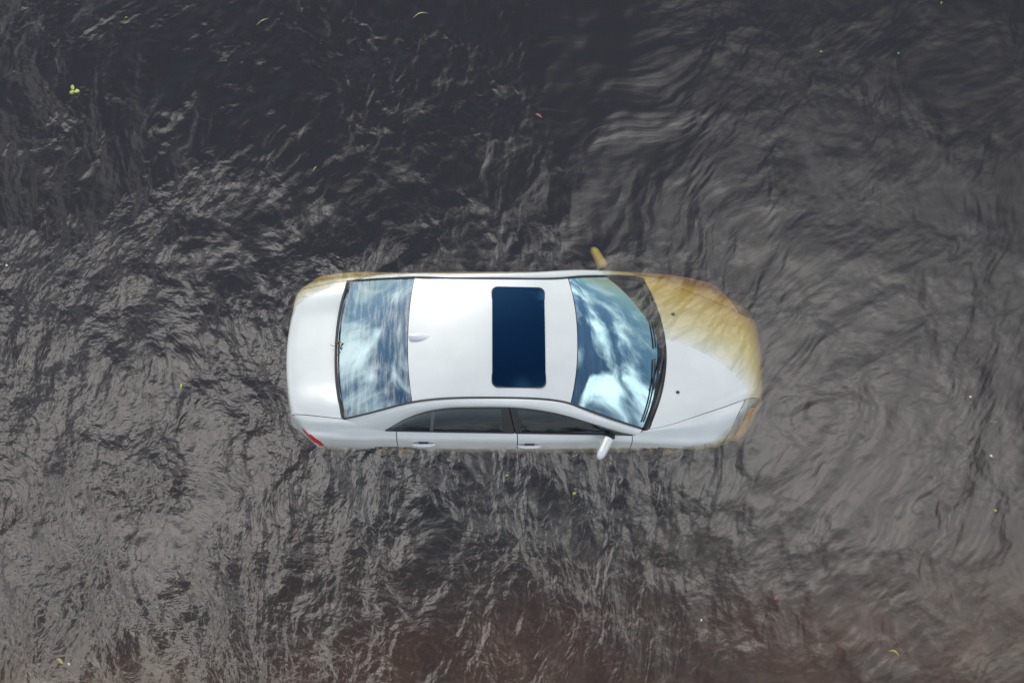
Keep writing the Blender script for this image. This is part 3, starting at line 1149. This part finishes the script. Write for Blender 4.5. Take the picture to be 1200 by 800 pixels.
def blade(g, c, length, width, ang, curl=.15, lift=.004, seg=8):
    """one leaf: pointed outline, cupped, with a thin underside"""
    ca, sa = math.cos(ang), math.sin(ang)
    top, bot = [], []
    for i in range(seg + 1):
        f_ = i / seg
        w_ = width * .5 * (math.sin(math.pi * min(1, f_ * .94 + .03)) ** .8)
        bend = curl * length * math.sin(math.pi * f_) * .5
        for s in (-1, 0, 1):
            lx_ = (f_ - .5) * length
            ly_ = s * w_ + bend
            z = lift + .12 * width * abs(s) + .03 * length * math.sin(f_ * 3)
            p = (c[0] + lx_ * ca - ly_ * sa, c[1] + lx_ * sa + ly_ * ca, c[2] + z)
            top.append(p)
            bot.append((p[0], p[1], p[2] - .0012))
    k = len(top)
    fs_ = []
    for i in range(seg):
        for j in range(2):
            a = i * 3 + j
            fs_.append((a, a + 3, a + 4, a + 1))
            fs_.append((k + a, k + a + 1, k + a + 4, k + a + 3))
        fs_.append((i * 3, k + i * 3, k + i * 3 + 3, i * 3 + 3))
        fs_.append((i * 3 + 2, i * 3 + 5, k + i * 3 + 5, k + i * 3 + 2))
    g.add(top + bot, fs_)


def leaf(x, y, length, width, ang, colr, label, name='leaf', cat='leaf', curl=.2):
    g = Geo()
    blade(g, (0, 0, 0), length * .88, width * .85, R(ang), curl)
    o_ = g.build(name, leaf_mat(colr, COL[colr]))
    o_.location = (x, y, .001)
    tag(o_, label, cat)
    return o_


# sprig of three leaflets, top left
g = Geo()
for a, dx_, dy_ in ((100, -.012, .028), (10, .03, -.012), (200, -.02, -.018)):
    blade(g, (dx_, dy_, 0), .055, .038, R(a), .1)
o = g.build('weed_sprig', leaf_mat('lime', COL['lime']))
o.location = (-4.433, 2.544, .001)
tag(o, 'lime green floating weed sprig of three leaflets, largest green fleck on the water, upper left', 'weed')

leaf(-3.918, 3.29, .034, .012, 20, 'yellow', 'tiny yellow leaf fleck near the top edge, a little right of the lime weed sprig')
leaf(-1.989, 1.742, .075, .012, 55, 'straw', 'short straw coloured blade slanting on dark water up and left of the boot', 'grass_blade', 'grass blade')
leaf(-2.531, 3.246, .16, .010, 30, 'straw', 'long thin pale straw floating near the top edge left of centre', 'straw', 'straw')
leaf(-.928, 3.307, .185, .012, 18, 'straw', 'curved pale straw on the darkest water at the top centre', 'straw', 'straw', .35)
leaf(4.363, 3.44, .036, .024, 70, 'green', 'green leaf fleck at the very top edge, far to the right')
leaf(3.133, 2.938, .030, .018, 15, 'yellow', 'yellowish leaf fleck, left one of the pair of flecks at upper right')
leaf(3.92, 2.921, .034, .026, 40, 'green', 'small green leaf fleck, right one of the pair of flecks at upper right')
leaf(-3.303, -.444, .060, .024, 80, 'lime', 'lime green leaf floating on its own left of the boot')
leaf(.62, -1.514, .045, .034, 25, 'yellow', 'greenish yellow leaf on the water straight below the near door mirror')
leaf(-.051, -1.337, .045, .024, 10, 'lime', 'yellow green leaf floating below the front door handle of the car')
leaf(4.806, -.802, .085, .008, -4, 'straw', 'pale straw lying crosswise near the right edge of the water', 'straw', 'straw', .05)
leaf(4.581, -.555, .034, .022, 10, 'pale', 'small white petal near the right edge, above the crosswise straw', 'petal', 'petal')
leaf(4.774, -1.142, .036, .026, -20, 'pale', 'small white petal near the right edge, below the crosswise straw', 'petal', 'petal')
leaf(4.805, -1.683, .036, .022, -15, 'lime', 'pale lime leaf fleck near the right edge, lowest of the bright flecks there')
leaf(2.746, -2.054, .045, .016, 5, 'green', 'green leaf fleck below the front bumper at lower right')
leaf(2.614, -2.55, .040, .026, 30, 'pink', 'small pinkish red leaf where the brown shallow water begins')
leaf(1.876, -2.759, .030, .020, 60, 'pale', 'tiny white petal on the brown shallow water left of the pinkish leaf', 'petal', 'petal')
leaf(3.772, -3.085, .125, .016, -25, 'yellow', 'bent yellow straw on the brown shallow water at the bottom right', 'straw', 'straw', .5)
leaf(.268, 2.282, .085, .026, -30, 'pink', 'reddish brown leaf on the dark water straight above the roof')
leaf(-5.078, .764, .030, .024, 0, 'pale', 'tiny white petal by the left edge of the water', 'petal', 'petal')
leaf(-4.47, -3.16, .090, .040, -38, 'straw', 'pale straw coloured leaf in the brown corner at bottom left')
leaf(-4.38, -3.19, .034, .026, -20, 'pale', 'small whitish petal right beside the straw coloured leaf at bottom left', 'petal', 'petal')

# a curled brown twig with dry leaves caught at the foot of the rear window
g = Geo()
MW = car.matrix_world
def onglass(x, y, dz):
    return MW @ Vector((x, y, surf_at(E_REAR, C_REAR, max(x, -1.87), y) + dz))
c0 = onglass(-1.865, .02, .02)
for a, dx_, dy_, ln, wd in ((30, .005, .015, .06, .03), (110, -.01, .03, .05, .028), (-60, .015, -.04, .07, .02), (-110, .0, -.075, .05, .022), (175, -.05, .012, .08, .006)):
    blade(g, (c0.x + dx_, c0.y + dy_, c0.z), ln, wd, R(a), .5)
o = g.build('twig', leaf_mat('brown', (.11, .085, .03)))
tag(o, 'small curled brown twig with dry leaves caught between boot lid and rear window', 'twig')
